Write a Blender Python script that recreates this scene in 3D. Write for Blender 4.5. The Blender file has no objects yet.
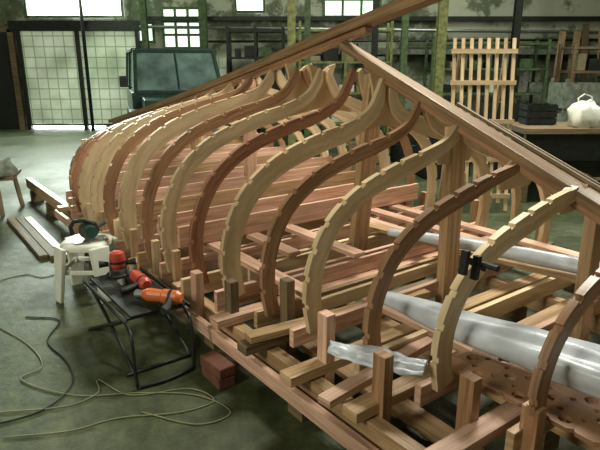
import bpy, math, random
from mathutils import Vector, Matrix, noise
random.seed(7)
scene = bpy.context.scene
try:
    scene.view_settings.view_transform = 'Standard'
    scene.view_settings.look = 'None'
except Exception: pass
R = random.uniform

# ---------------------------------------------------------------- materials
def new_mat(name):
    m = bpy.data.materials.new(name); m.use_nodes = True
    nt = m.node_tree; b = nt.nodes['Principled BSDF']
    return m, nt, b
def ramp(nt, stops):
    r = nt.nodes.new('ShaderNodeValToRGB')
    el = r.color_ramp.elements
    while len(el) < len(stops): el.new(0.5)
    for e, (p, c) in zip(el, stops):
        e.position = p; e.color = (c[0], c[1], c[2], 1)
    return r
def plain(name, col, rough=0.6, metal=0.0, var=0.25, scale=12, bump=0.1):
    m, nt, b = new_mat(name)
    tc = nt.nodes.new('ShaderNodeTexCoord')
    n = nt.nodes.new('ShaderNodeTexNoise'); n.inputs['Scale'].default_value = scale; n.inputs['Detail'].default_value = 5
    nt.links.new(tc.outputs['Object'], n.inputs['Vector'])
    lo = [c*(1-var) for c in col]; hi = [min(1, c*(1+var)) for c in col]
    r = ramp(nt, [(0.3, lo), (0.7, hi)])
    nt.links.new(n.outputs['Fac'], r.inputs[0]); nt.links.new(r.outputs[0], b.inputs['Base Color'])
    b.inputs['Roughness'].default_value = rough; b.inputs['Metallic'].default_value = metal
    if bump:
        bp = nt.nodes.new('ShaderNodeBump'); bp.inputs['Strength'].default_value = bump; bp.inputs['Distance'].default_value = 0.02
        nt.links.new(n.outputs['Fac'], bp.inputs['Height']); nt.links.new(bp.outputs[0], b.inputs['Normal'])
    return m
def wood(name, dark, light, rough=0.4, g=16):
    m, nt, b = new_mat(name)
    uv = nt.nodes.new('ShaderNodeUVMap')
    mp = nt.nodes.new('ShaderNodeMapping'); mp.inputs['Scale'].default_value = (1.0, g, 1)
    nt.links.new(uv.outputs[0], mp.inputs[0])
    n = nt.nodes.new('ShaderNodeTexNoise'); n.inputs['Scale'].default_value = 2.5; n.inputs['Detail'].default_value = 7; n.inputs['Distortion'].default_value = 0.6
    nt.links.new(mp.outputs[0], n.inputs['Vector'])
    r = ramp(nt, [(0.28, dark), (0.62, light)])
    nt.links.new(n.outputs['Fac'], r.inputs[0])
    n2 = nt.nodes.new('ShaderNodeTexNoise'); n2.inputs['Scale'].default_value = 0.7; n2.inputs['Detail'].default_value = 2
    nt.links.new(uv.outputs[0], n2.inputs['Vector'])
    r2 = ramp(nt, [(0.32, (0.66, 0.63, 0.58)), (0.68, (1.14, 1.12, 1.06))])
    nt.links.new(n2.outputs['Fac'], r2.inputs[0])
    mx = nt.nodes.new('ShaderNodeMix'); mx.data_type = 'RGBA'; mx.blend_type = 'MULTIPLY'; mx.inputs[0].default_value = 1
    nt.links.new(r.outputs[0], mx.inputs[6]); nt.links.new(r2.outputs[0], mx.inputs[7])
    nt.links.new(mx.outputs[2], b.inputs['Base Color'])
    b.inputs['Roughness'].default_value = rough
    bp = nt.nodes.new('ShaderNodeBump'); bp.inputs['Strength'].default_value = 0.12; bp.inputs['Distance'].default_value = 0.01
    nt.links.new(n.outputs['Fac'], bp.inputs['Height']); nt.links.new(bp.outputs[0], b.inputs['Normal'])
    return m
def emis(name, col, s):
    m, nt, b = new_mat(name)
    b.inputs['Base Color'].default_value = (*col, 1)
    b.inputs['Emission Color'].default_value = (*col, 1); b.inputs['Emission Strength'].default_value = s
    return m

PLY = wood('plywood_pale', (0.52, 0.38, 0.22), (0.77, 0.62, 0.41), g=8)
PINE = wood('pine', (0.32, 0.20, 0.105), (0.60, 0.42, 0.25))
PINK = wood('pink_cedar', (0.48, 0.27, 0.19), (0.82, 0.56, 0.44))
BROWN = wood('brown_meranti', (0.22, 0.115, 0.06), (0.46, 0.27, 0.155))
RED = wood('reddish_meranti', (0.28, 0.115, 0.07), (0.50, 0.26, 0.16))
KEELW = wood('keel_timber', (0.19, 0.11, 0.06), (0.38, 0.25, 0.14))
OLD = wood('old_timber', (0.09, 0.068, 0.04), (0.25, 0.185, 0.11), rough=.6)
WHITEP = plain('white_plastic', (0.74, 0.76, 0.66), 0.4, var=0.06)
CLOTH = plain('white_sheet', (0.52, 0.56, 0.61), 0.35, var=0.16, scale=9, bump=0.25)
DARKM = plain('dark_steel', (0.03, 0.035, 0.03), 0.45, 0.6)
BLACK = plain('black_rubber', (0.012, 0.014, 0.012), 0.6)
STEEL = plain('grey_steel', (0.35, 0.37, 0.36), 0.35, 0.8)
ORANGE = plain('orange_plastic', (0.62, 0.15, 0.04), 0.4, var=0.15)
REDP = plain('red_plastic', (0.50, 0.07, 0.04), 0.4, var=0.15)
TEAL = plain('teal_plastic', (0.03, 0.09, 0.08), 0.4)
GREENP = plain('green_paint', (0.07, 0.12, 0.045), 0.6, var=0.5)
YELLOWP = plain('yellow_green_paint', (0.20, 0.22, 0.07), 0.6, var=0.5)
BRICK = plain('red_brick', (0.14, 0.055, 0.035), 0.9, var=0.3)
CARD = plain('cardboard', (0.28, 0.24, 0.14), 0.8)
GREY = plain('grey_clutter', (0.16, 0.18, 0.14), 0.7, var=0.5)
CORD = plain('cord_cream', (0.20, 0.21, 0.11), 0.5, var=0.1, bump=0)
GLASS = plain('dusty_glass', (0.13, 0.20, 0.18), 0.15, 0.1, var=0.5, scale=3, bump=0)
VEH = plain('vehicle_paint', (0.025, 0.055, 0.045), 0.3, 0.2, var=0.3)

# ---------------------------------------------------------------- mesh builder
class MB:
    def __init__(s): s.v=[]; s.f=[]; s.uv=[]; s.mi=[]; s.mats=[]
    def mat(s, m):
        if m not in s.mats: s.mats.append(m)
        return s.mats.index(m)
    def face(s, idx, uvs, m):
        s.f.append(idx); s.uv.append(uvs); s.mi.append(s.mat(m))
    def beam(s, a, b, w, h, m, up=(0,0,1), w2=None, h2=None):
        a=Vector(a); b=Vector(b); d=(b-a); L=d.length; d.normalize(); up=Vector(up)
        side=d.cross(up)
        if side.length<1e-4: side=d.cross(Vector((1,0,0)))
        side.normalize(); u=side.cross(d).normalized()
        w2=w2 or w; h2=h2 or h
        o=len(s.v)
        for (c,ww,hh) in ((a,w,h),(b,w2,h2)):
            for (i,j) in ((-1,-1),(1,-1),(1,1),(-1,1)):
                s.v.append(c+side*(i*ww/2)+u*(j*hh/2))
        ou=R(0,80); ov=R(0,80)
        t=0
        for (i,j,wd) in ((0,1,w),(1,2,h),(2,3,w),(3,0,h)):
            s.face((o+i,o+j,o+4+j,o+4+i),[(ou,ov+t),(ou,ov+t+wd),(ou+L,ov+t+wd),(ou+L,ov+t)],m); t+=wd
        s.face((o+3,o+2,o+1,o),[(ou,ov),(ou+.05,ov),(ou+.05,ov+h),(ou,ov+h)],m)
        s.face((o+4,o+5,o+6,o+7),[(ou,ov),(ou+.05,ov),(ou+.05,ov+h),(ou,ov+h)],m)
    def box(s,c,size,m,rz=0):
        c=Vector(c); d=Vector((math.cos(rz),math.sin(rz),0))
        s.beam(c-d*size[0]/2,c+d*size[0]/2,size[1],size[2],m)
    def tube(s,path,r,m,seg=8,rs=None,flat=1.0):
        path=[Vector(p) for p in path]; n=len(path); o=len(s.v); L=0; ls=[]
        prev=None
        for i,p in enumerate(path):
            if i: L+=(p-path[i-1]).length
            ls.append(L)
            t=(path[min(i+1,n-1)]-path[max(i-1,0)]).normalized()
            ref=Vector((0,0,1)) if abs(t.z)<0.95 else Vector((1,0,0))
            sd=t.cross(ref).normalized()
            if prev is not None and sd.dot(prev)<0: sd=-sd
            prev=sd
            u=sd.cross(t).normalized(); rr=rs[i] if rs else r
            for k in range(seg):
                a=2*math.pi*k/seg
                s.v.append(p+sd*(rr*math.cos(a))+u*(rr*flat*math.sin(a)))
        for i in range(n-1):
            for k in range(seg):
                k2=(k+1)%seg
                s.face((o+i*seg+k,o+i*seg+k2,o+(i+1)*seg+k2,o+(i+1)*seg+k),[(ls[i],k*.1),(ls[i],k*.1+.1),(ls[i+1],k*.1+.1),(ls[i+1],k*.1)],m)
        s.face(tuple(o+k for k in range(seg))[::-1],[(0,0)]*seg,m)
        s.face(tuple(o+(n-1)*seg+k for k in range(seg)),[(0,0)]*seg,m)
    def poly(s,pts,off,m,grain=(1,0)):
        o=len(s.v); n=len(pts); off=Vector(off)
        for p in pts: s.v.append(Vector(p))
        for p in pts: s.v.append(Vector(p)+off)
        ou=R(0,50)
        P=[(ou+(Vector(p)-Vector(pts[0])).length,0) for p in pts]
        s.face(tuple(range(o,o+n)),P,m); s.face(tuple(range(o+n,o+2*n))[::-1],P[::-1],m)
        for i in range(n):
            j=(i+1)%n
            s.face((o+j,o+i,o+n+i,o+n+j),[P[j],P[i],P[i],P[j]],m)
    def sweep(s,pts,ws,hs,m):
        # rectangular section swept along a curved centreline
        pts=[Vector(p) for p in pts]; n=len(pts); o=len(s.v); L=0; ou=R(0,60); ov=R(0,60); ls=[]
        for i,p in enumerate(pts):
            if i: L+=(p-pts[i-1]).length
            ls.append(ou+L)
            t=(pts[min(i+1,n-1)]-pts[max(i-1,0)]).normalized(); sd=t.cross(Vector((0,0,1))).normalized(); u=sd.cross(t)
            for (a,b) in ((-1,-1),(1,-1),(1,1),(-1,1)): s.v.append(p+sd*(a*ws[i]/2)+u*(b*hs[i]/2))
        for i in range(n-1):
            t=0
            for (a,b) in ((0,1),(1,2),(2,3),(3,0)):
                s.face((o+4*i+a,o+4*i+b,o+4*i+4+b,o+4*i+4+a),[(ls[i],ov+t),(ls[i],ov+t+.08),(ls[i+1],ov+t+.08),(ls[i+1],ov+t)],m); t+=.08
        s.face((o+3,o+2,o+1,o),[(ou,ov)]*4,m); e=o+4*(n-1); s.face((e,e+1,e+2,e+3),[(ou,ov)]*4,m)
    def build(s,name,parent=None,smooth=False,bevel=0):
        me=bpy.data.meshes.new(name); me.from_pydata([tuple(v) for v in s.v],[],s.f)
        uvl=me.uv_layers.new(name='UVMap'); k=0
        for fu in s.uv:
            for c in fu: uvl.data[k].uv=c; k+=1
        for m in s.mats: me.materials.append(m)
        for p,mi in zip(me.polygons,s.mi): p.material_index=mi; p.use_smooth=smooth
        me.update()
        ob=bpy.data.objects.new(name,me); scene.collection.objects.link(ob)
        if parent: ob.parent=parent
        if bevel:
            b=ob.modifiers.new('bevel','BEVEL'); b.width=bevel; b.segments=2; b.limit_method='ANGLE'
        return ob
def empty(name):
    e=bpy.data.objects.new(name,None); e.empty_display_size=.2; scene.collection.objects.link(e); return e

# ---------------------------------------------------------------- interpolation helpers
def interp(tab,x):
    if x<=tab[0][0]: return tab[0][1]
    for (x0,y0),(x1,y1) in zip(tab,tab[1:]):
        if x<=x1: return y0+(y1-y0)*(x-x0)/(x1-x0)
    return tab[-1][1]
def catmull(P,n=10):
    out=[]; Q=[Vector(p) for p in P]; Q=[2*Q[0]-Q[1]]+Q+[2*Q[-1]-Q[-2]]
    for i in range(1,len(Q)-2):
        for k in range(n):
            t=k/n; a,b,c,d=Q[i-1:i+3]
            out.append(0.5*((2*b)+(c-a)*t+(2*a-5*b+4*c-d)*t*t+(3*b-a-3*c+d)*t**3))
    out.append(Q[-2]); return out

# ---------------------------------------------------------------- boat
PC=2.75
def W(s,q,z):
    p=PC+q
    return Vector((0.8*p-0.6*s, 0.6*p+0.8*s, z))
AX=Vector((-0.6,0.8,0)); NX=Vector((0.8,0.6,0))
Btab=[(.4,.86),(.9,.98),(1.35,1.03),(1.7,1.12),(2.1,1.14),(2.4,1.21),(2.7,1.27),(3,1.32),(3.4,1.36),(4,1.40),(5,1.41),(5.5,1.35),(6,1.22),(6.5,1.03),(7,.82),(7.5,.56),(8,.25)]
Ztab=[(.4,.93),(.9,1.0),(1.35,1.09),(2.08,1.23),(3,1.39),(3.5,1.43),(4,1.45),(4.5,1.42),(5,1.34),(6,1.14),(7,.96),(8,.78)]
Ttab=[(.4,.95),(.9,1.03),(1.35,1.12),(1.67,1.2),(2.08,1.35),(2.38,1.47),(2.7,1.60),(3,1.66),(3.35,1.66),(3.7,1.66),(4,1.64),(4.3,1.59),(5,1.45),(6,1.24),(7,1.04),(8,.86)]
Z0=.34
boat=empty('wooden_boat_hull_frame')
stations=[(.5,PLY),(.91,BROWN),(1.33,PLY),(1.66,BROWN),(2.08,PLY),(2.38,BROWN),(2.70,PLY),(3.0,RED),(3.35,PLY),(3.64,BROWN),(4.0,PLY),(4.33,BROWN),(4.66,PLY),(5.0,PLY),(5.33,RED),(5.68,BROWN),(6.02,RED),(6.36,PLY),(6.7,BROWN),(7.05,PLY),(7.4,RED),(7.75,PLY)]
def frame_half(mb,s,side,m,th,wd):
    b=interp(Btab,s); Zs=interp(Ztab,s); T=interp(Ttab,s); H=Zs-Z0
    ctrl=[(.985*b,Z0),(1.01*b,Z0+.2*H),(.995*b,Z0+.4*H),(.925*b,Z0+.6*H),(.82*b,Z0+.74*H),(.67*b,Z0+.85*H),(.45*b,Z0+.94*H),(.26*b,Z0+.995*H),(.13*b,Zs+.22*(T-Zs)+.01),(.06*b+.02,Zs+.6*(T-Zs)),(.045,T)]
    C=catmull([(q,z,0) for q,z in ctrl],9)
    arc=[0]
    for i in range(1,len(C)): arc.append(arc[-1]+(C[i]-C[i-1]).length)
    L=arc[-1]
    def at(a):
        a=max(0,min(L,a))
        for i in range(1,len(arc)):
            if a<=arc[i]+1e-9:
                t=(a-arc[i-1])/max(1e-9,arc[i]-arc[i-1]); p=C[i-1].lerp(C[i],t)
                j0=max(0,i-2); j1=min(len(C)-1,i+1)
                return p,(C[j1]-C[j0]).normalized()
        return C[-1],(C[-1]-C[-2]).normalized()
    smp=[(a,0) for a in [L*i/60 for i in range(61)]]
    a=.16; nd=.014; hw=.015
    notch=[]
    while a<L-.2:
        notch.append(a); a+=.15
    smp=[x for x in smp if not any(abs(x[0]-n)<hw+.003 for n in notch)]
    for n in notch: smp+=[(n-hw-.0005,0),(n-hw,nd),(n+hw,nd),(n+hw+.0005,0)]
    smp.sort()
    o=len(mb.v); ou=R(0,60); ov=R(0,60); n=len(smp)
    for (aa,dp) in smp:
        p,t=at(aa)
        nrm=Vector((-t.y,t.x,0))
        f=aa/L; w=wd*(1.0 if f<.75 else 1.0-.38*(f-.75)/.25)
        po=p+nrm*dp; pi=p+nrm*w
        if pi.x<.02: pi.x=.02
        for ds in (0,th):
            for pp in (po,pi): mb.v.append(W(s+ds,side*pp.x,pp.y))
    for i in range(n-1):
        A=o+4*i; B=A+4; u0=ou+smp[i][0]; u1=ou+smp[i+1][0]
        mb.face((A,A+1,B+1,B),[(u0,ov),(u0,ov+wd),(u1,ov+wd),(u1,ov)],m)
        mb.face((A+2,B+2,B+3,A+3),[(u0,ov),(u1,ov),(u1,ov+wd),(u0,ov+wd)],m)
        mb.face((A,B,B+2,A+2),[(u0,ov),(u1,ov),(u1,ov+th),(u0,ov+th)],m)
        mb.face((A+1,A+3,B+3,B+1),[(u0,ov),(u0,ov+th),(u1,ov+th),(u1,ov)],m)
    for A in (o,o+4*(n-1)): mb.face((A,A+2,A+3,A+1),[(ou,ov)]*4,m)
for k,(s,m) in enumerate(stations):
    mb=MB(); wd=.10 if m is PLY else .082
    if s in (2.70,4.0): wd=.12
    if s>5.5: wd=.07
    th=.034
    frame_half(mb,s,-1,m,th,wd)
    frame_half(mb,s,1,PLY if k%3 else m,th,wd)
    b=interp(Btab,s); Zs=interp(Ztab,s); T=interp(Ttab,s)
    if s<2.2 or s>4.2:
        z1=min(T,Zs+.05)
        pts=[W(s+th,-.17*b,Zs-.03),W(s+th,-.05,z1),W(s+th,.05,z1),W(s+th,.17*b,Zs-.03),W(s+th,.12*b,Zs-.11),W(s+th,-.12*b,Zs-.11)]
        mb.poly(pts,AX*.02,PLY if k%2 else m)
    if s in (3.35,3.64,2.70):
        prof=[(-.13,T+.03),(-.10,T-.06),(-.075,Zs+.07),(-.26,Zs-.01),(-.3,Zs-.1),(0,Zs-.05),(.3,Zs-.1),(.26,Zs-.01),(.075,Zs+.07),(.10,T-.06),(.13,T+.03),(.06,T+.01),(0,T-.03),(-.06,T+.01)]
        mb.poly([W(s+th,q,z) for q,z in prof],AX*.022,PLY)
    mb.build('frame_%d'%(k+1),boat)
mb=MB()
def kz2(s): return 1.13+.41*(s-1.35)
def kz1(s):
    z=1.93-.205*(s-3.1)
    if s>3.1: z-=.035*math.sin(min(1,(s-3.1)/5.1)*math.pi)
    return z
mb.beam(W(.1,0,kz2(.1)-.05),W(3.14,0,kz2(3.14)-.05),.15,.055,KEELW,w2=.10,h2=.05)
mb.beam(W(.1,0,kz2(.1)-.10),W(2.9,0,kz2(2.9)-.095),.085,.06,BROWN,w2=.06,h2=.05)
mb.beam(W(.1,.11,kz2(.1)-.01),W(2.2,.09,kz2(2.2)-.02),.02,.02,OLD)
mb.beam(W(.1,.17,kz2(.1)-.01),W(2.0,.13,kz2(2.0)-.02),.016,.016,OLD)
mb.build('keel_plank_aft',boat,bevel=.004)
mb=MB(); N=24
ss=[1.9+(8.25-1.9)*i/N for i in range(N+1)]
mb.sweep([W(s,0,kz1(s)) for s in ss],[.13-.05*i/N for i in range(N+1)],[.07-.025*i/N for i in range(N+1)],KEELW)
ss=[2.9+(8.1-2.9)*i/N for i in range(N+1)]
mb.sweep([W(s,0,kz1(s)-.058+.012*i/N) for i,s in enumerate(ss)],[.06]*(N+1),[.05-.01*i/N for i in range(N+1)],BROWN)
mb.build('keel_plank_forward',boat)
mb=MB()
mb.beam(W(8.2,0,.82),W(8.0,0,.30),.08,.09,KEELW,up=AX)
mb.build('stem_post',boat)
mb=MB()
mb.beam(W(2.95,-.02,.10),W(2.84,.02,kz2(2.84)-.12),.14,.06,PINE,up=AX)
mb.beam(W(2.10,.0,.10),W(2.14,.02,kz2(2.14)-.12),.13,.06,PINE,up=AX)
mb.beam(W(1.24,0,.10),W(1.26,.02,kz2(1.26)-.12),.10,.06,PINE,up=AX)
mb.beam(W(4.45,0,.10),W(4.43,0,kz1(4.43)-.08),.11,.06,PINK,up=AX)
mb.beam(W(5.55,0,.10),W(5.55,0,kz1(5.55)-.08),.10,.06,PINE,up=AX)
mb.beam(W(6.9,0,.10),W(6.9,0,kz1(6.9)-.08),.08,.06,PINE,up=AX)
mb.build('centre_posts',boat)

# ---------------------------------------------------------------- building jig (carries the frames, part of the same structure)
jig=empty('building_jig'); jig.parent=boat
mb=MB()
for q,z in ((-1.27,.19),(-.55,.19),(.55,.19),(1.39,.19)):
    mb.beam(W(.2,q,z),W(7.9,q,z),.07,.12,PINE)
mb.beam(W(.2,-1.35,.15),W(6.2,-1.36,.15),.04,.08,PINK)
mb.build('long_rails',jig,bevel=.004)
mb=MB()
for s in [.35,1.1,1.95,2.85,3.8,4.8,5.8,6.8,7.6]:
    for q in (-1.25,-.55,.55,1.39):
        mb.box(W(s,q,.065),(.14,.12,.13),OLD,rz=math.atan2(.6,.8))
mb.build('support_blocks',jig)
mb=MB()
for k,(s,m) in enumerate(stations):
    b=interp(Btab,s); e=max(b+.02,.3)
    mm=(PINK,PINE,PINK,PLY)[k%4]
    h=.13 if s>2.5 else .10
    mb.beam(W(s+.055,-e-R(.0,.05),.27+h/2),W(s+.055,e+R(0,.06),.27+h/2),.035,h,mm)
    if s>2.2 and s<7: mb.beam(W(s-.06,-e*.72,.30+h/2),W(s-.06,e*.8,.31+h/2),.028,h*.8,(PINK,PLY)[k%2])
    if 3.2<s<6.8:
        z=.53+.065*(s-3.2)
        mb.beam(W(s+.10,-e*.88,z),W(s+.10,e*.88,z),.03,.15,(PINK,PINE,PINK)[k%3])
        mb.beam(W(s+.25,-e*.82,z-.06),W(s+.25,e*.82,z-.06),.12,.03,PINK)
mb.build('cross_spalls',jig,bevel=.003)
mb=MB()
for s in [.62,1.10,1.50,1.88,2.25,2.6,3.2]:
    mb.beam(W(s,-1.36-R(0,.08),.285),W(s+R(-.02,.02),1.45,.285),.09,.05,(PINE,OLD,PINK)[int(s*10)%3])
for s in [3.85,4.5,5.2,5.85]:
    mb.beam(W(s,-1.42,.275),W(s,1.45,.275),.11,.05,PINE)
for q,s0,s1,z in ((-.95,2.3,6.0,.445),(-.3,2.6,6.8,.46),(.35,2.3,6.8,.455),(.9,.9,5.8,.44),(-.6,.3,2.2,.36),(.62,1.8,6.4,.45),(-.62,2.9,6.4,.45)):
    mb.beam(W(s0,q,z),W(s1,q,z),.10,.03,(PINK,PLY,PINE)[int(abs(q)*10)%3])
mb.build('joists',jig,bevel=.003)
mb=MB()
for s,q,top in ((1.87,-1.19,.56),(1.47,-1.21,.53),(1.17,-1.02,.50),(.93,-.96,.47),(2.33,-1.09,.56),(2.63,-1.27,.50),(2.95,-1.33,.47)):
    mb.beam(W(s,q,.12),W(s,q,top),.055,.07,(BROWN,PINK,OLD)[int(s*100)%3],up=AX)
for s,q,top in ((1.6,1.2,.56),(2.2,1.24,.56),(2.9,1.36,.54),(3.5,1.38,.5),(4.2,1.4,.5)):
    mb.beam(W(s,q,.12),W(s,q,top),.055,.07,PINE,up=AX)
for k,(s,m) in enumerate(stations):
    if 3.2<s<6.2:
        b=interp(Btab,s); mb.beam(W(s-.03,-b+.06,.25),W(s-.03,-b+.06,.50),.05,.045,(PINE,PLY)[k%2],up=AX)
mb.build('stub_posts',jig,bevel=.003)
mb=MB()
mb.beam(W(2.25,-1.40,.335),W(2.1,-.2,.335),.08,.035,PINE)
mb.beam(W(1.58,-1.44,.33),W(1.72,-.3,.33),.07,.035,PINK)
mb.beam(W(2.6,-.9,.10),W(.4,-1.0,.10),.12,.03,PINE)
mb.beam(W(3.2,.2,.47),W(1.2,.6,.42),.12,.025,PINE)
mb.build('loose_battens',jig)

# bricks beside rail
mb=MB()
for i in range(2):
    mb.box(W(2.48,-1.46,.031+.064*i),(.21,.10,.06),BRICK,rz=2.2+.06*i)
mb.build('red_bricks',bevel=.006)

# perforated board lying in the jig
mb=MB()
def perf(mb,s0,q0,ns,nq,cell,z,th,m):
    N=16
    for i in range(ns):
        for j in range(nq):
            cs=s0+(i+.5)*cell; cq=q0+(j+.5)*cell; o=len(mb.v); hole=(i+j)%2==0
            for k in range(N):
                a=2*math.pi*(k+.5)/N; c,s_=math.cos(a),math.sin(a); mxx=max(abs(c),abs(s_))
                for zz in (z,z-th):
                    mb.v.append(W(cs+c/mxx*cell/2,cq+s_/mxx*cell/2,zz)); mb.v.append(W(cs+c*cell*.27,cq+s_*cell*.27,zz))
            for k in range(N):
                A=o+4*k; B=o+4*((k+1)%N)
                mb.face((A,B,B+1,A+1),[(i*.1,j*.1)]*4,m); mb.face((A+3,B+3,B+2,A+2),[(i*.1,j*.1)]*4,m)
                mb.face((A+1,B+1,B+3,A+3),[(i*.1,j*.1)]*4,m); mb.face((A,A+2,B+2,B),[(i*.1,j*.1)]*4,m)
            if not hole: mb.face(tuple(o+4*k+1 for k in range(N)),[(i*.1,j*.1)]*N,m)
perf(mb,.62,-.88,8,5,.10,.392,.018,BROWN)
mb.build('perforated_board')

# ---------------------------------------------------------------- white sheets
def roll(name,pts,rs,flat,seed,amp):
    C=catmull(pts,18); n=len(C); mb=MB()
    rr=[interp([(i/(len(rs)-1),r) for i,r in enumerate(rs)],k/(n-1)) for k in range(n)]
    mb.tube(C,.1,CLOTH,seg=40,rs=rr,flat=flat)
    ax=(Vector(pts[-1])-Vector(pts[0])).normalized()
    for i,v in enumerate(mb.v):
        l=v.dot(ax); pv=v-ax*l
        w=Vector((pv.x*14+seed,pv.y*14,pv.z*14))+ax*(l*1.6)
        d=noise.noise_vector(w)*amp+noise.noise_vector(v*5)*amp*.35
        mb.v[i]=v+d
    return mb.build(name,smooth=True)
roll('plastic_sheet_roll',[W(1.86,-.80,.53),W(1.55,-.74,.53),W(1.2,-.68,.53),W(.85,-.62,.53),W(.35,-.56,.52)],[.05,.095,.12,.13,.12],.62,3,.026)
roll('white_cloth_roll',[W(2.65,.02,.545),W(2.3,.20,.545),W(1.9,.38,.53),W(1.5,.52,.52),W(1.2,.62,.52)],[.03,.055,.055,.07,.055],.8,9,.018)
mb=MB()
nx,ny=40,18
for i in range(nx+1):
    for j in range(ny+1):
        a=i/nx; c=j/ny
        p=Vector((.14,2.29,.455)).lerp(Vector((.53,2.10,.455)),a)+Vector((.40,.91,0))*(c-.5)*.15*(.65+.4*math.sin(a*3))
        p.z+=.03*math.sin(c*3.14)+.022*noise.noise(Vector((a*3,c*6,1)))+.016*noise.noise(Vector((a*7,c*14,5)))
        mb.v.append(p)
for i in range(nx):
    for j in range(ny):
        A=i*(ny+1)+j; mb.face((A,A+ny+1,A+ny+2,A+1),[(0,0)]*4,CLOTH)
ob=mb.build('crumpled_plastic_sheet',smooth=True)
sm=ob.modifiers.new('th','SOLIDIFY'); sm.thickness=.004

# clamp on frame
mb=MB()
c=W(1.295,-.90,.90)
mb.beam(c+NX*-.06+Vector((0,0,.05)),c+NX*.09+Vector((0,0,-.03)),.012,.026,BLACK)
mb.beam(c+NX*-.05+Vector((0,0,.08)),c+NX*-.06+Vector((0,0,-.02)),.028,.024,BLACK)
mb.beam(c+NX*.03+Vector((0,0,.04)),c+NX*.02+Vector((0,0,-.06)),.028,.024,BLACK)
mb.tube([c+NX*.06+AX*-.01,c+NX*.06+AX*-.08],.014,BLACK)
mb.build('bar_clamp')

# ---------------------------------------------------------------- stool
st=empty('plastic_stool'); st.location=(-1.60,3.99,0)
mb=MB(); zt=.43
def rsq(r,z,n=32,p=4):
    out=[]
    for k in range(n):
        a=2*math.pi*k/n; c,s_=math.cos(a),math.sin(a); q=(abs(c)**p+abs(s_)**p)**(-1/p)
        out.append(Vector((c*q*r,s_*q*r,z)))
    return out
rings=[rsq(.165,zt-.05),rsq(.163,zt-.012),rsq(.15,zt),rsq(.05,zt-.004)]
for rg in rings: mb.v+=rg
for i in range(3):
    for k in range(32): mb.face((i*32+k,i*32+(k+1)%32,(i+1)*32+(k+1)%32,(i+1)*32+k),[(0,0)]*4,WHITEP)
mb.face(tuple(96+k for k in range(32)),[(0,0)]*32,WHITEP)
mb.build('seat',st,smooth=True)
mb=MB()
for sx in (-1,1):
    for sy in (-1,1):
        mb.beam((sx*.175,sy*.175,0),(sx*.14,sy*.14,zt-.02),.09,.03,WHITEP,up=(sx,sy,0),w2=.15,h2=.035)
for z,r in ((.22,.155),):
    for a,b in (((-r,-r),(r,-r)),((r,-r),(r,r)),((r,r),(-r,r)),((-r,r),(-r,-r))):
        mb.beam((*a,z),(*b,z),.015,.035,WHITEP)
mb.build('legs',st,bevel=.006)

# circular saw on stool
sw=empty('circular_saw'); sw.location=(-1.56,3.97,.432); sw.rotation_euler=(0,0,.5)
mb=MB()
mb.box((0,0,.004),(.24,.13,.006),STEEL)
mb.tube([(0,.0,.085),(0,-.10,.085)],.042,TEAL,seg=20)
mb.tube([(0,.055,.075),(0,.035,.075)],.066,STEEL,seg=30)
mb.tube([(0,.032,.075),(0,.005,.075)],.072,GREY,seg=30)
mb.tube([(.03,-.02,.12),(-.03,-.02,.16),(-.1,-.02,.16),(-.13,-.02,.12),(-.12,-.02,.06)],.016,BLACK,seg=10)
mb.tube([(.06,-.05,.11),(.11,-.05,.14)],.016,GREY,seg=10)
mb.build('saw_body',sw,smooth=False)

# ---------------------------------------------------------------- folding stand with tools
fs=empty('folding_work_stand')
def G(a,b,z):
    return Vector((-.80,2.99,0))+AX*a+NX*b+Vector((0,0,z))
mb=MB()
def bent(pts,r,m):
    mb.tube(catmull(pts,6),r,m,seg=8)
H=.33
for b0 in (-.22,.12):
    bent([G(-.06,b0,.012),G(.0,b0,.05),G(.28,b0,.18),G(.56,b0,H-.04),G(.62,b0,H)],.011,DARKM)
    bent([G(.64,b0*1.1,.012),G(.56,b0*1.1,.05),G(.28,b0*1.1,.18),G(.04,b0*1.1,H-.04),G(-.02,b0*1.1,H)],.011,DARKM)
for a in (-.06,.64):
    mb.tube([G(a,-.26,.012),G(a,.14,.012)],.011,DARKM)
mb.tube([G(.28,-.23,.18),G(.28,.13,.18)],.009,STEEL)
for a in (-.02,.62):
    mb.tube([G(a,-.24,H),G(a,.14,H)],.012,DARKM)
for b0 in (-.24,.14):
    mb.tube([G(-.06,b0,H),G(.68,b0,H+.005)],.012,DARKM)
bent([G(-.04,-.24,H),G(-.16,-.25,H-.04),G(-.20,-.26,.16),G(-.22,-.26,.012)],.010,DARKM)
bent([G(-.04,.11,H),G(-.15,.10,H-.04),G(-.19,.09,.16),G(-.21,.08,.012)],.010,DARKM)
bent([G(-.22,-.26,.012),G(-.24,-.1,.012),G(-.21,.08,.012)],.010,DARKM)
mb.build('tube_legs',fs,smooth=True)
mb=MB()
for b0 in (-.15,.04):
    mb.beam(G(-.06,b0,H+.02),G(.66,b0,H+.02),.12,.015,DARKM)
mb.build('table_slats',fs,bevel=.003)
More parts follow.
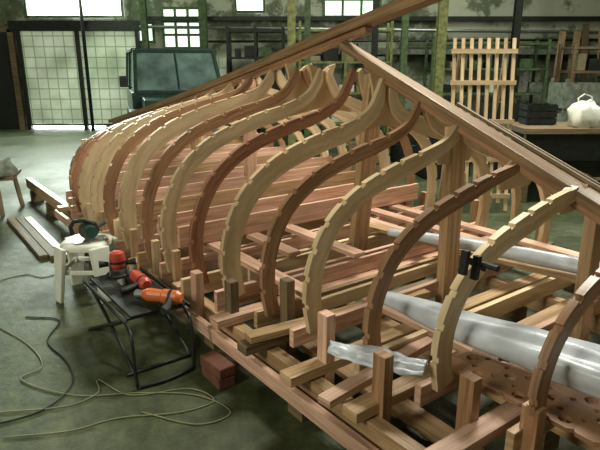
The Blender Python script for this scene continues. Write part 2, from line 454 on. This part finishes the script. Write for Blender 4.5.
def router(name,loc,rz,m1,sc=1):
    e=empty(name); e.location=loc; e.rotation_euler=(0,0,rz); e.scale=(sc,)*3; mb=MB()
    mb.tube([(0,0,0),(0,0,.01)],.07,BLACK,seg=24)
    for a in (0.5,3.6): mb.tube([(.05*math.cos(a),.05*math.sin(a),.01),(.05*math.cos(a),.05*math.sin(a),.09)],.006,STEEL)
    mb.tube([(0,0,.04),(0,0,.06),(0,0,.11),(0,0,.14),(0,0,.15)],.05,m1,seg=20,rs=[.036,.046,.046,.04,.02])
    mb.tube([(0,0,.078),(0,0,.092)],.0475,BLACK,seg=20)
    mb.tube([(.04,0,.07),(.08,0,.075),(.105,0,.075)],.02,BLACK,seg=12,rs=[.012,.018,.022])
    mb.tube([(-.04,0,.07),(-.08,0,.075),(-.105,0,.075)],.02,BLACK,seg=12,rs=[.012,.018,.022])
    mb.build('router_body',e,smooth=False)
zt2=H+.029
router('wood_router',G(.60,-.04,zt2),.3,REDP,1.1)
def drill(name,loc,rz,m1,sc=1):
    e=empty(name); e.location=loc; e.rotation_euler=(0,0,rz); e.scale=(sc,)*3; mb=MB()
    mb.tube([(-.13,0,.04),(-.11,0,.04),(-.04,0,.04),(-.03,0,.04),(.04,0,.04),(.06,0,.04),(.07,0,.04)],.04,m1,seg=16,rs=[.022,.034,.036,.030,.033,.026,.02])
    mb.tube([(-.085,0,.04),(-.07,0,.04)],.0365,BLACK,seg=16)
    mb.tube([(.07,0,.04),(.11,0,.04),(.12,0,.04)],.02,STEEL,seg=12,rs=[.018,.02,.008])
    mb.tube([(-.07,0,.04),(-.09,.06,.03),(-.10,.11,.025),(-.10,.13,.025)],.02,BLACK,seg=12,rs=[.02,.018,.02,.018])
    mb.build('drill_body',e,smooth=False)
drill('power_drill',G(.02,-.02,zt2),2.9,ORANGE,1.2)
drill('angle_grinder',G(.36,.0,zt2),2.2,REDP,1.15)

# ---------------------------------------------------------------- cords
def cord(name,pts,r=.0035,m=CORD):
    mb=MB(); mb.tube(catmull(pts,12),r,m,seg=6); return mb.build(name,smooth=True)
z=.006
cord('power_cord',[(-2.3,3.6,z),(-1.75,3.2,z),(-1.5,2.9,z),(-1.55,2.75,z),(-1.2,2.6,z),(-.85,2.62,z),(-.55,2.6,z),(-.35,2.45,z),(-.5,2.35,z),(-.8,2.45,z)])
cord('power_cord',[(-1.9,2.4,z),(-1.5,2.45,z),(-1.2,2.5,z),(-1.08,2.62,z),(-1.12,2.75,z),(-.9,2.60,z),(-.6,2.66,z),(-.45,2.55,z),(-.6,2.45,z),(-.9,2.4,z),(-1.1,2.3,z),(-1.4,2.25,z)])
cord('power_cord',[(-1.95,4.5,z),(-2.1,4.3,z),(-2.3,4.35,z),(-2.6,4.1,z),(-3.0,4.2,z)],m=CORD)
cord('power_cord',[(-1.9,3.55,z),(-1.65,3.5,z),(-1.6,3.2,z),(-1.38,2.95,z),(-1.25,2.7,z),(-1.32,2.45,z),(-1.6,2.3,z)],.0045,BLACK)

# ---------------------------------------------------------------- room
def room_mat_floor():
    m,nt,b=new_mat('concrete_floor')
    tc=nt.nodes.new('ShaderNodeTexCoord')
    n=nt.nodes.new('ShaderNodeTexNoise'); n.inputs['Scale'].default_value=1.1; n.inputs['Detail'].default_value=9; n.inputs['Roughness'].default_value=.7
    n2=nt.nodes.new('ShaderNodeTexNoise'); n2.inputs['Scale'].default_value=9; n2.inputs['Detail'].default_value=9; n2.inputs['Roughness'].default_value=.75
    nt.links.new(tc.outputs['Object'],n.inputs['Vector']); nt.links.new(tc.outputs['Object'],n2.inputs['Vector'])
    r=ramp(nt,[(.36,(.022,.033,.012)),(.52,(.058,.074,.032)),(.66,(.105,.120,.062))]); r2=ramp(nt,[(.35,(.40,.40,.40)),(.68,(1.4,1.4,1.3))])
    nt.links.new(n.outputs['Fac'],r.inputs[0]); nt.links.new(n2.outputs['Fac'],r2.inputs[0])
    mx=nt.nodes.new('ShaderNodeMix'); mx.data_type='RGBA'; mx.blend_type='MULTIPLY'; mx.inputs[0].default_value=1
    nt.links.new(r.outputs[0],mx.inputs[6]); nt.links.new(r2.outputs[0],mx.inputs[7]); nt.links.new(mx.outputs[2],b.inputs['Base Color'])
    rr=ramp(nt,[(.35,(.40,)*3),(.65,(.65,)*3)]); nt.links.new(n.outputs['Fac'],rr.inputs[0]); nt.links.new(rr.outputs[0],b.inputs['Roughness'])
    bp=nt.nodes.new('ShaderNodeBump'); bp.inputs['Strength'].default_value=.35; bp.inputs['Distance'].default_value=.02
    nt.links.new(n2.outputs['Fac'],bp.inputs['Height']); nt.links.new(bp.outputs[0],b.inputs['Normal'])
    return m
def room_mat_wall(name,base,patch,th=.52):
    m,nt,b=new_mat(name)
    tc=nt.nodes.new('ShaderNodeTexCoord')
    n=nt.nodes.new('ShaderNodeTexNoise'); n.inputs['Scale'].default_value=1.1; n.inputs['Detail'].default_value=9; n.inputs['Roughness'].default_value=.7
    nt.links.new(tc.outputs['Object'],n.inputs['Vector'])
    r=ramp(nt,[(th-.14,[c*.5 for c in base]),(th-.02,base),(th+.03,patch),(.8,[c*1.1 for c in patch])])
    nt.links.new(n.outputs['Fac'],r.inputs[0]); nt.links.new(r.outputs[0],b.inputs['Base Color']); b.inputs['Roughness'].default_value=.85
    return m
FLOOR=room_mat_floor()
WALL=room_mat_wall('stained_wall',(.15,.18,.11),(.44,.46,.36),.49)
WALLS=room_mat_wall('side_wall_plaster',(.18,.19,.13),(.30,.31,.22))
def grid_mat():
    m,nt,b=new_mat('glazed_tile_grid')
    tc=nt.nodes.new('ShaderNodeTexCoord'); sp=nt.nodes.new('ShaderNodeSeparateXYZ'); cb=nt.nodes.new('ShaderNodeCombineXYZ')
    nt.links.new(tc.outputs['Object'],sp.inputs[0]); nt.links.new(sp.outputs[0],cb.inputs[0]); nt.links.new(sp.outputs[2],cb.inputs[1])
    br=nt.nodes.new('ShaderNodeTexBrick'); br.offset=0; br.inputs['Scale'].default_value=1; br.inputs['Brick Width'].default_value=.26; br.inputs['Row Height'].default_value=.26; br.inputs['Mortar Size'].default_value=.014
    br.inputs['Color1'].default_value=(.52,.60,.46,1); br.inputs['Color2'].default_value=(.62,.69,.55,1); br.inputs['Mortar'].default_value=(.28,.34,.23,1)
    nt.links.new(cb.outputs[0],br.inputs['Vector'])
    n=nt.nodes.new('ShaderNodeTexNoise'); n.inputs['Scale'].default_value=.8; n.inputs['Detail'].default_value=6; nt.links.new(tc.outputs['Object'],n.inputs['Vector'])
    r=ramp(nt,[(.35,(.5,.55,.45)),(.62,(1.15,1.15,1.12))]); nt.links.new(n.outputs['Fac'],r.inputs[0])
    mx=nt.nodes.new('ShaderNodeMix'); mx.data_type='RGBA'; mx.blend_type='MULTIPLY'; mx.inputs[0].default_value=1
    nt.links.new(br.outputs['Color'],mx.inputs[6]); nt.links.new(r.outputs[0],mx.inputs[7])
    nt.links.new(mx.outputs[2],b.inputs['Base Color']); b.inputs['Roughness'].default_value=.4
    nt.links.new(mx.outputs[2],b.inputs['Emission Color']); b.inputs['Emission Strength'].default_value=.38  # slight glow put into the tiles so the panels look daylit
    return m
GRID=grid_mat()
DAY=emis('daylight_pane',(.94,1.0,.97),8)
DAY2=emis('dim_daylight_pane',(.74,.95,.74),1.5)

def slab(name,c,size,m):
    mb=MB(); mb.box(c,size,m); return mb.build(name)
YB=15.0
slab('floor',(0,5.5,-.05),(20,20,.1),FLOOR)
slab('wall_back',(0,YB+.1,3),(20,.2,6),WALL)
slab('wall_left',(-9.9,5.5,3),(.2,18.8,6),WALLS)
slab('wall_right',(9.9,5.5,3),(.2,18.8,6),WALLS)
slab('wall_front',(0,-4.1,3),(20,.2,6),WALLS)
slab('ceiling',(0,5.5,6.05),(20,20,.1),WALLS)

def window(name,x0,x1,z0,z1,m,nxp=3,nzp=1,y=YB,t=.06):
    e=empty(name); mb=MB(); mb.box(((x0+x1)/2,y-.02,(z0+z1)/2),(x1-x0,.02,z1-z0),m); mb.build('pane',e)
    mb=MB()
    for i in range(nxp+1):
        x=x0+(x1-x0)*i/nxp; mb.box((x,y-.05,(z0+z1)/2),(t,.06,z1-z0+t),GREENP)
    for i in range(nzp+1):
        z_=z0+(z1-z0)*i/nzp; mb.box(((x0+x1)/2,y-.055,z_),(x1-x0+t,.06,t),GREENP)
    mb.build('muntins',e)
window('window_1',-6.85,-4.45,2.80,4.2,DAY,1,1,t=.05)
window('window_2',-3.45,-2.5,2.05,3.0,DAY2,3,3)
window('window_3',-1.60,-.9,2.92,4.2,DAY,1,1)
window('window_4',.6,2.0,2.8,3.6,DAY2,3,2)
window('window_5',-4.1,-3.7,2.2,2.65,DAY2,1,1)
dr=empty('door_1'); mb=MB()
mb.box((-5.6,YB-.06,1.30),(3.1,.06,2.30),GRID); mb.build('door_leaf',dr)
mb=MB()
for x in (-7.1,-5.62,-4.1): mb.box((x,YB-.1,1.25),(.10,.12,2.5),DARKM)
mb.box((-5.6,YB-.1,2.58),(3.4,.14,.24),DARKM); mb.box((-5.6,YB-.1,.12),(3.2,.06,.04),DARKM); mb.build('door_frame',dr)
mb=MB(); mb.box((-6.1,YB-.04,.06),(1.9,.02,.09),DAY); mb.build('threshold_gap_light',dr)
d2=empty('door_2'); mb=MB(); mb.box((-8.1,YB-.03,1.2),(1.5,.04,2.4),BLACK); mb.build('dark_opening',d2)
mb=MB()
for x in (-8.9,-7.3): mb.box((x,YB-.08,1.25),(.14,.12,2.5),OLD)
mb.box((-8.1,YB-.08,2.5),(1.7,.12,.14),OLD); mb.build('door_jambs',d2)
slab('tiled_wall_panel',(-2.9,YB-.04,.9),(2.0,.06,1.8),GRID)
mb=MB()
for z_,m in ((2.75,DARKM),(3.6,GREENP)):
    mb.box((2.8,YB-.12,z_),(13.4,.12,.10),m)
mb.box((4.5,YB-.25,1.95),(9,.3,.12),GREY)
mb.tube([(-4,YB-.2,2.55),(9,YB-.2,2.40)],.04,STEEL)
mb.tube([(-2.3,YB-.2,2.2),(9,YB-.2,2.25)],.03,DARKM)
mb.build('trim_1')

def icol(x,y,m,h=6.0,w=.22):
    e=empty('steel_column'); e.location=(x,y,0); mb=MB()
    mb.box((0,-w/2,h/2),(w,.02,h),m); mb.box((0,w/2,h/2),(w,.02,h),m); mb.box((0,0,h/2),(.02,w,h),m)
    mb.box((0,0,.02),(w*1.5,w*1.5,.04),m); mb.build('i_section',e)
icol(-2.35,14.4,GREENP,w=.18); icol(-.15,10.5,YELLOWP,w=.14); icol(.15,11.9,GREENP,w=.12); icol(2.75,11.5,YELLOWP,w=.17); icol(2.3,13.0,GREENP,w=.14); icol(-3.8,14.5,GREENP,w=.14); icol(1.55,12.2,DARKM,w=.12); icol(4.6,12.6,DARKM,w=.14)
mb=MB(); mb.tube([(-5.35,14.6,0),(-5.35,14.6,6)],.045,DARKM,seg=12); mb.build('drain_pipe',smooth=True)

def shelf(x0,x1,y,dep,levels,h,m):
    e=empty('storage_shelf'); mb=MB()
    for x in (x0,(x0+x1)/2,x1):
        for yy in (y,y+dep): mb.box((x,yy,h/2),(.06,.06,h),m)
    for z_ in levels: mb.box(((x0+x1)/2,y+dep/2,z_),(x1-x0,dep+.04,.05),m)
    mb.build('shelf_frame',e)
    mb=MB()
    for z_ in levels[:-1]:
        x=x0+.15
        while x<x1-.3:
            w=R(.12,.4); hh=R(.10,.42)
            mb.box((x+w/2,y+dep/2,z_+.026+hh/2),(w*.9,dep*.7,hh),random.choice([CARD,GREY,GREY,CARD,GREENP,DARKM,WHITEP if R(0,1)<.5 else CARD])); x+=w+R(0,.12)
    mb.build('stored_boxes',e,bevel=.01)
shelf(.0,2.1,13.5,.6,[.3,1.0,1.7,2.4],2.6,YELLOWP)
shelf(3.0,5.6,13.2,.7,[.4,1.0,1.55,2.1],2.2,GREENP)
shelf(5.9,8.6,12.6,.7,[.4,1.0,1.5,2.0],2.1,OLD)
shelf(-1.7,-.4,13.8,.5,[.4,1.1,1.8,2.4],2.5,DARKM)

def drum(x,y,m):
    e=empty('oil_drum'); e.location=(x,y,0); mb=MB()
    prof=[(0,.285),(.02,.295),(.28,.285),(.30,.298),(.32,.285),(.57,.285),(.59,.298),(.61,.285),(.86,.29),(.88,.295),(.885,.27)]
    mb.tube([(0,0,z_) for z_,_ in prof],.28,m,seg=28,rs=[r for _,r in prof]); mb.build('drum_shell',e)
drum(1.2,10.2,TEAL); drum(1.9,10.0,DARKM); drum(2.9,9.9,DARKM)

# slatted wooden rack behind the hull
rk=empty('slatted_wooden_gate'); mb=MB(); gy=6.3; x0=1.70
for i in range(8):
    x=x0+.03+i*.095; top=1.96
    mb.beam((x+.02,gy+.08,0.02 if i in (0,7) else .12),(x,gy+.28,top),.036,.022,PLY,up=(0,1,0))
for z_ in (.2,.62,1.05,1.48,1.82):
    yy=gy+.08+.2*z_/1.95-.025
    mb.box((x0+.36+.02*(1-z_/2),yy-.0,z_),(.74,.02,.05),PLY)
mb.build('slats',rk)
mb=MB(); mb.beam((x0+.1,gy+.75,.0),(x0+.1,gy+.30,1.8),.04,.03,PINE,up=(1,0,0)); mb.beam((x0+.62,gy+.75,.0),(x0+.62,gy+.30,1.8),.04,.03,PINE,up=(1,0,0)); mb.build('props',rk)

wb=empty('workbench'); mb=MB()
mb.box((3.8,7.2,.90),(2.2,.8,.07),OLD)
for x in (2.8,4.8):
    for y in (6.88,7.52): mb.box((x,y,.43),(.09,.09,.87),OLD)
mb.box((3.8,7.2,.3),(2.0,.7,.04),OLD); mb.box((3.8,6.84,.70),(2.1,.03,.33),DARKM); mb.box((3.8,6.9,.3),(2.1,.03,.5),DARKM)
mb.build('bench_frame',wb,bevel=.005)
mb=MB()
prof=[(.0,.16),(.02,.18),(.12,.19),(.20,.18),(.26,.15),(.30,.10),(.31,.05)]
mb.tube([(3.50,7.0,.937+z_) for z_,_ in prof],.1,WHITEP,seg=26,rs=[r for _,r in prof])
for i,v in enumerate(mb.v):
    if v.z>.95: mb.v[i]=v+noise.noise_vector(v*9)*.06
mb.tube([(3.42,7.0,1.16),(3.40,7.0,1.28),(3.47,7.0,1.33),(3.56,7.0,1.30),(3.60,7.0,1.16)],.018,WHITEP,seg=8,flat=.3)
mb.build('white_plastic_bag',smooth=True)
def crate(x,y,z_,s,m,rz=0,name='wooden_crate'):
    e=empty(name); e.location=(x,y,z_); e.rotation_euler=(0,0,rz); mb=MB(); w,d,h=s
    for zz in (h*.18,h*.5,h*.82):
        for yy in (-d/2,d/2): mb.box((0,yy,zz),(w,.02,h*.26),m)
        for xx in (-w/2,w/2): mb.box((xx,0,zz),(.02,d-.02,h*.26),m)
    for xx in (-w/2+.03,w/2-.03):
        for yy in (-d/2+.03,d/2-.03): mb.box((xx,yy,h/2),(.04,.04,h),m)
    mb.box((0,0,.015),(w-.03,d-.03,.02),m); mb.build('crate_slats',e)
crate(4.35,7.25,.937,(.5,.4,.22),DARKM,.2)
crate(3.05,7.3,.937,(.36,.3,.26),DARKM,.0)
crate(2.2,8.6,0,(.7,.5,.75),DARKM,.1); crate(3.1,8.7,0,(.6,.5,1.15),DARKM,-.1); crate(1.0,8.9,0,(.6,.5,.5),OLD,.2); crate(4.6,9.3,0,(.9,.6,1.45),GREY,.0); crate(5.8,9.3,0,(.9,.6,1.3),OLD,.0)

mb=MB()
for i in range(5):
    x=6.2+i*.4; mb.beam((x,YB-.9,.02),(x+R(-.1,.3),YB-.45,R(2.2,3.0)),.16,.03,random.choice([OLD,PINE,OLD]),up=(0,1,0))
mb.build('leaning_boards')

# ---------------------------------------------------------------- off-road vehicle
vh=empty('off_road_vehicle'); vh.location=(-2.45,11.4,0); vh.rotation_euler=(0,0,.32)
mb=MB()
mb.box((0,-1.25,.85),(1.45,1.2,.5),VEH)
mb.box((0,.9,.85),(1.75,3.1,.62),VEH)
mb.box((0,1.25,1.93),(1.62,2.5,.06),VEH)
for sx in (-1,1):
    mb.beam((sx*.80,-.62,1.15),(sx*.74,-.05,1.92),.07,.07,VEH)
    mb.beam((sx*.84,.95,1.15),(sx*.78,.95,1.92),.07,.07,VEH)
    mb.beam((sx*.84,2.42,1.15),(sx*.78,2.4,1.92),.08,.08,VEH)
    mb.box((sx*.80,-1.3,.82),(.32,1.15,.12),VEH)
    mb.beam((sx*.82,-1.75,.55),(sx*.82,-1.75,.85),.3,.08,VEH,up=(0,1,0))
    mb.beam((sx*.98,-.45,1.3),(sx*.85,-.45,1.25),.03,.03,BLACK)
    mb.box((sx*1.0,-.46,1.36),(.14,.03,.2),BLACK)
mb.beam((-.80,-.62,1.17),(.80,-.62,1.17),.08,.08,VEH); mb.beam((0,-.62,1.17),(0,-.06,1.9),.05,.05,VEH)
mb.beam((-.76,-.06,1.90),(.76,-.06,1.90),.08,.08,VEH)
mb.box((0,-1.95,.55),(1.7,.12,.16),STEEL)
mb.build('body_shell',vh,bevel=.02)
mb=MB()
mb.poly([(-.76,-.60,1.2),(.76,-.60,1.2),(.71,-.09,1.88),(-.71,-.09,1.88)],(0,.02,0),GLASS)
for sx in (-1,1):
    mb.poly([(sx*.82,-.5,1.17),(sx*.84,.9,1.17),(sx*.78,.9,1.88),(sx*.76,-.05,1.88)],(0.01,0,0),GLASS)
    mb.poly([(sx*.84,1.0,1.17),(sx*.84,2.38,1.17),(sx*.78,2.38,1.88),(sx*.78,1.0,1.88)],(0.01,0,0),GLASS)
mb.build('glazing',vh)
mb=MB()
for i in range(7): mb.box((-.42+.14*i,-1.87,.85),(.04,.03,.34),BLACK)
for sx in (-1,1): mb.tube([(sx*.58,-1.86,.88),(sx*.58,-1.92,.88)],.1,STEEL,seg=20)
mb.build('grille_and_headlights',vh)
mb=MB()
for sx in (-1,1):
    for y in (-1.3,1.7):
        mb.tube([(sx*.92,y,.38),(sx*.90,y,.38),(sx*.72,y,.38),(sx*.70,y,.38)],.38,BLACK,seg=28,rs=[.34,.38,.38,.34])
        mb.tube([(sx*.925,y,.38),(sx*.93,y,.38)],.2,STEEL,seg=20)
mb.build('wheels',vh)

# left clutter
tr=empty('low_trestle_table'); mb=MB()
mb.box((-3.80,6.45,.42),(.9,.6,.04),OLD,rz=.3)
for sx in (-.35,.35):
    for sy in (-.2,.2): mb.beam((-3.80+sx*1.1,6.45+sy*1.2,0),(-3.80+sx,6.45+sy,.40),.04,.04,OLD)
mb.build('table_frame',tr)
mb=MB()
prof=[(0,.20),(.04,.22),(.1,.19),(.17,.14),(.2,.05)]
mb.tube([(-3.50,6.4,.442+z_) for z_,_ in prof],.1,GREY,seg=22,rs=[r for _,r in prof])
for i,v in enumerate(mb.v):
    if v.z>.45: mb.v[i]=v+noise.noise_vector(v*7)*.07
mb.build('rag_pile',smooth=True)
mb=MB()
for i in range(3):
    mb.beam(Vector((-2.10-.10*i,4.75,.02)),Vector((-3.05-.1*i,6.05,.02)),.07,.035,(PINE,OLD,OLD)[i])
mb.build('timber_offcuts')

# ---------------------------------------------------------------- lights
def area(name,loc,target,sx,sy,e,col):
    l=bpy.data.lights.new(name,'AREA'); l.shape='RECTANGLE'; l.size=sx; l.size_y=sy; l.energy=e; l.color=col
    o=bpy.data.objects.new(name,l); scene.collection.objects.link(o); o.location=loc
    o.rotation_euler=(Vector(target)-Vector(loc)).to_track_quat('-Z','Y').to_euler(); return o
area('skylight_centre',(1.6,5.4,5.9),(.4,4.6,0),1.6,2.6,780,(1,.98,.86))
area('side_fill_light',(-5.5,-2.5,4.6),(0.2,3.5,.6),1.8,1.8,330,(1,.95,.78))  # added fill from behind the camera for the frame faces, no window there
area('rear_door_light',(-6.0,14.2,3.6),(-2.5,5,0),2.6,1.2,470,(.86,1,.84))
area('right_window_light',(8.5,9,4.5),(1,5,.4),2.4,2.4,260,(1,1,.86))
area('rear_wall_fill',(2.5,11.5,5.9),(2.8,15,2.2),4,1.5,230,(.95,1,.84))  # added lamp near the ceiling to brighten the back wall, no skylight there
w=bpy.data.worlds.new('world'); scene.world=w; w.use_nodes=True
w.node_tree.nodes['Background'].inputs[0].default_value=(.6,.7,.6,1); w.node_tree.nodes['Background'].inputs[1].default_value=.3

# ---------------------------------------------------------------- camera
cd=bpy.data.cameras.new('camera'); cd.sensor_width=36; cd.lens=33.6; cd.clip_end=100
co=bpy.data.objects.new('camera',cd); scene.collection.objects.link(co)
co.location=(0,0,1.7); co.rotation_euler=(math.radians(90-16.2),0,0)
scene.camera=co
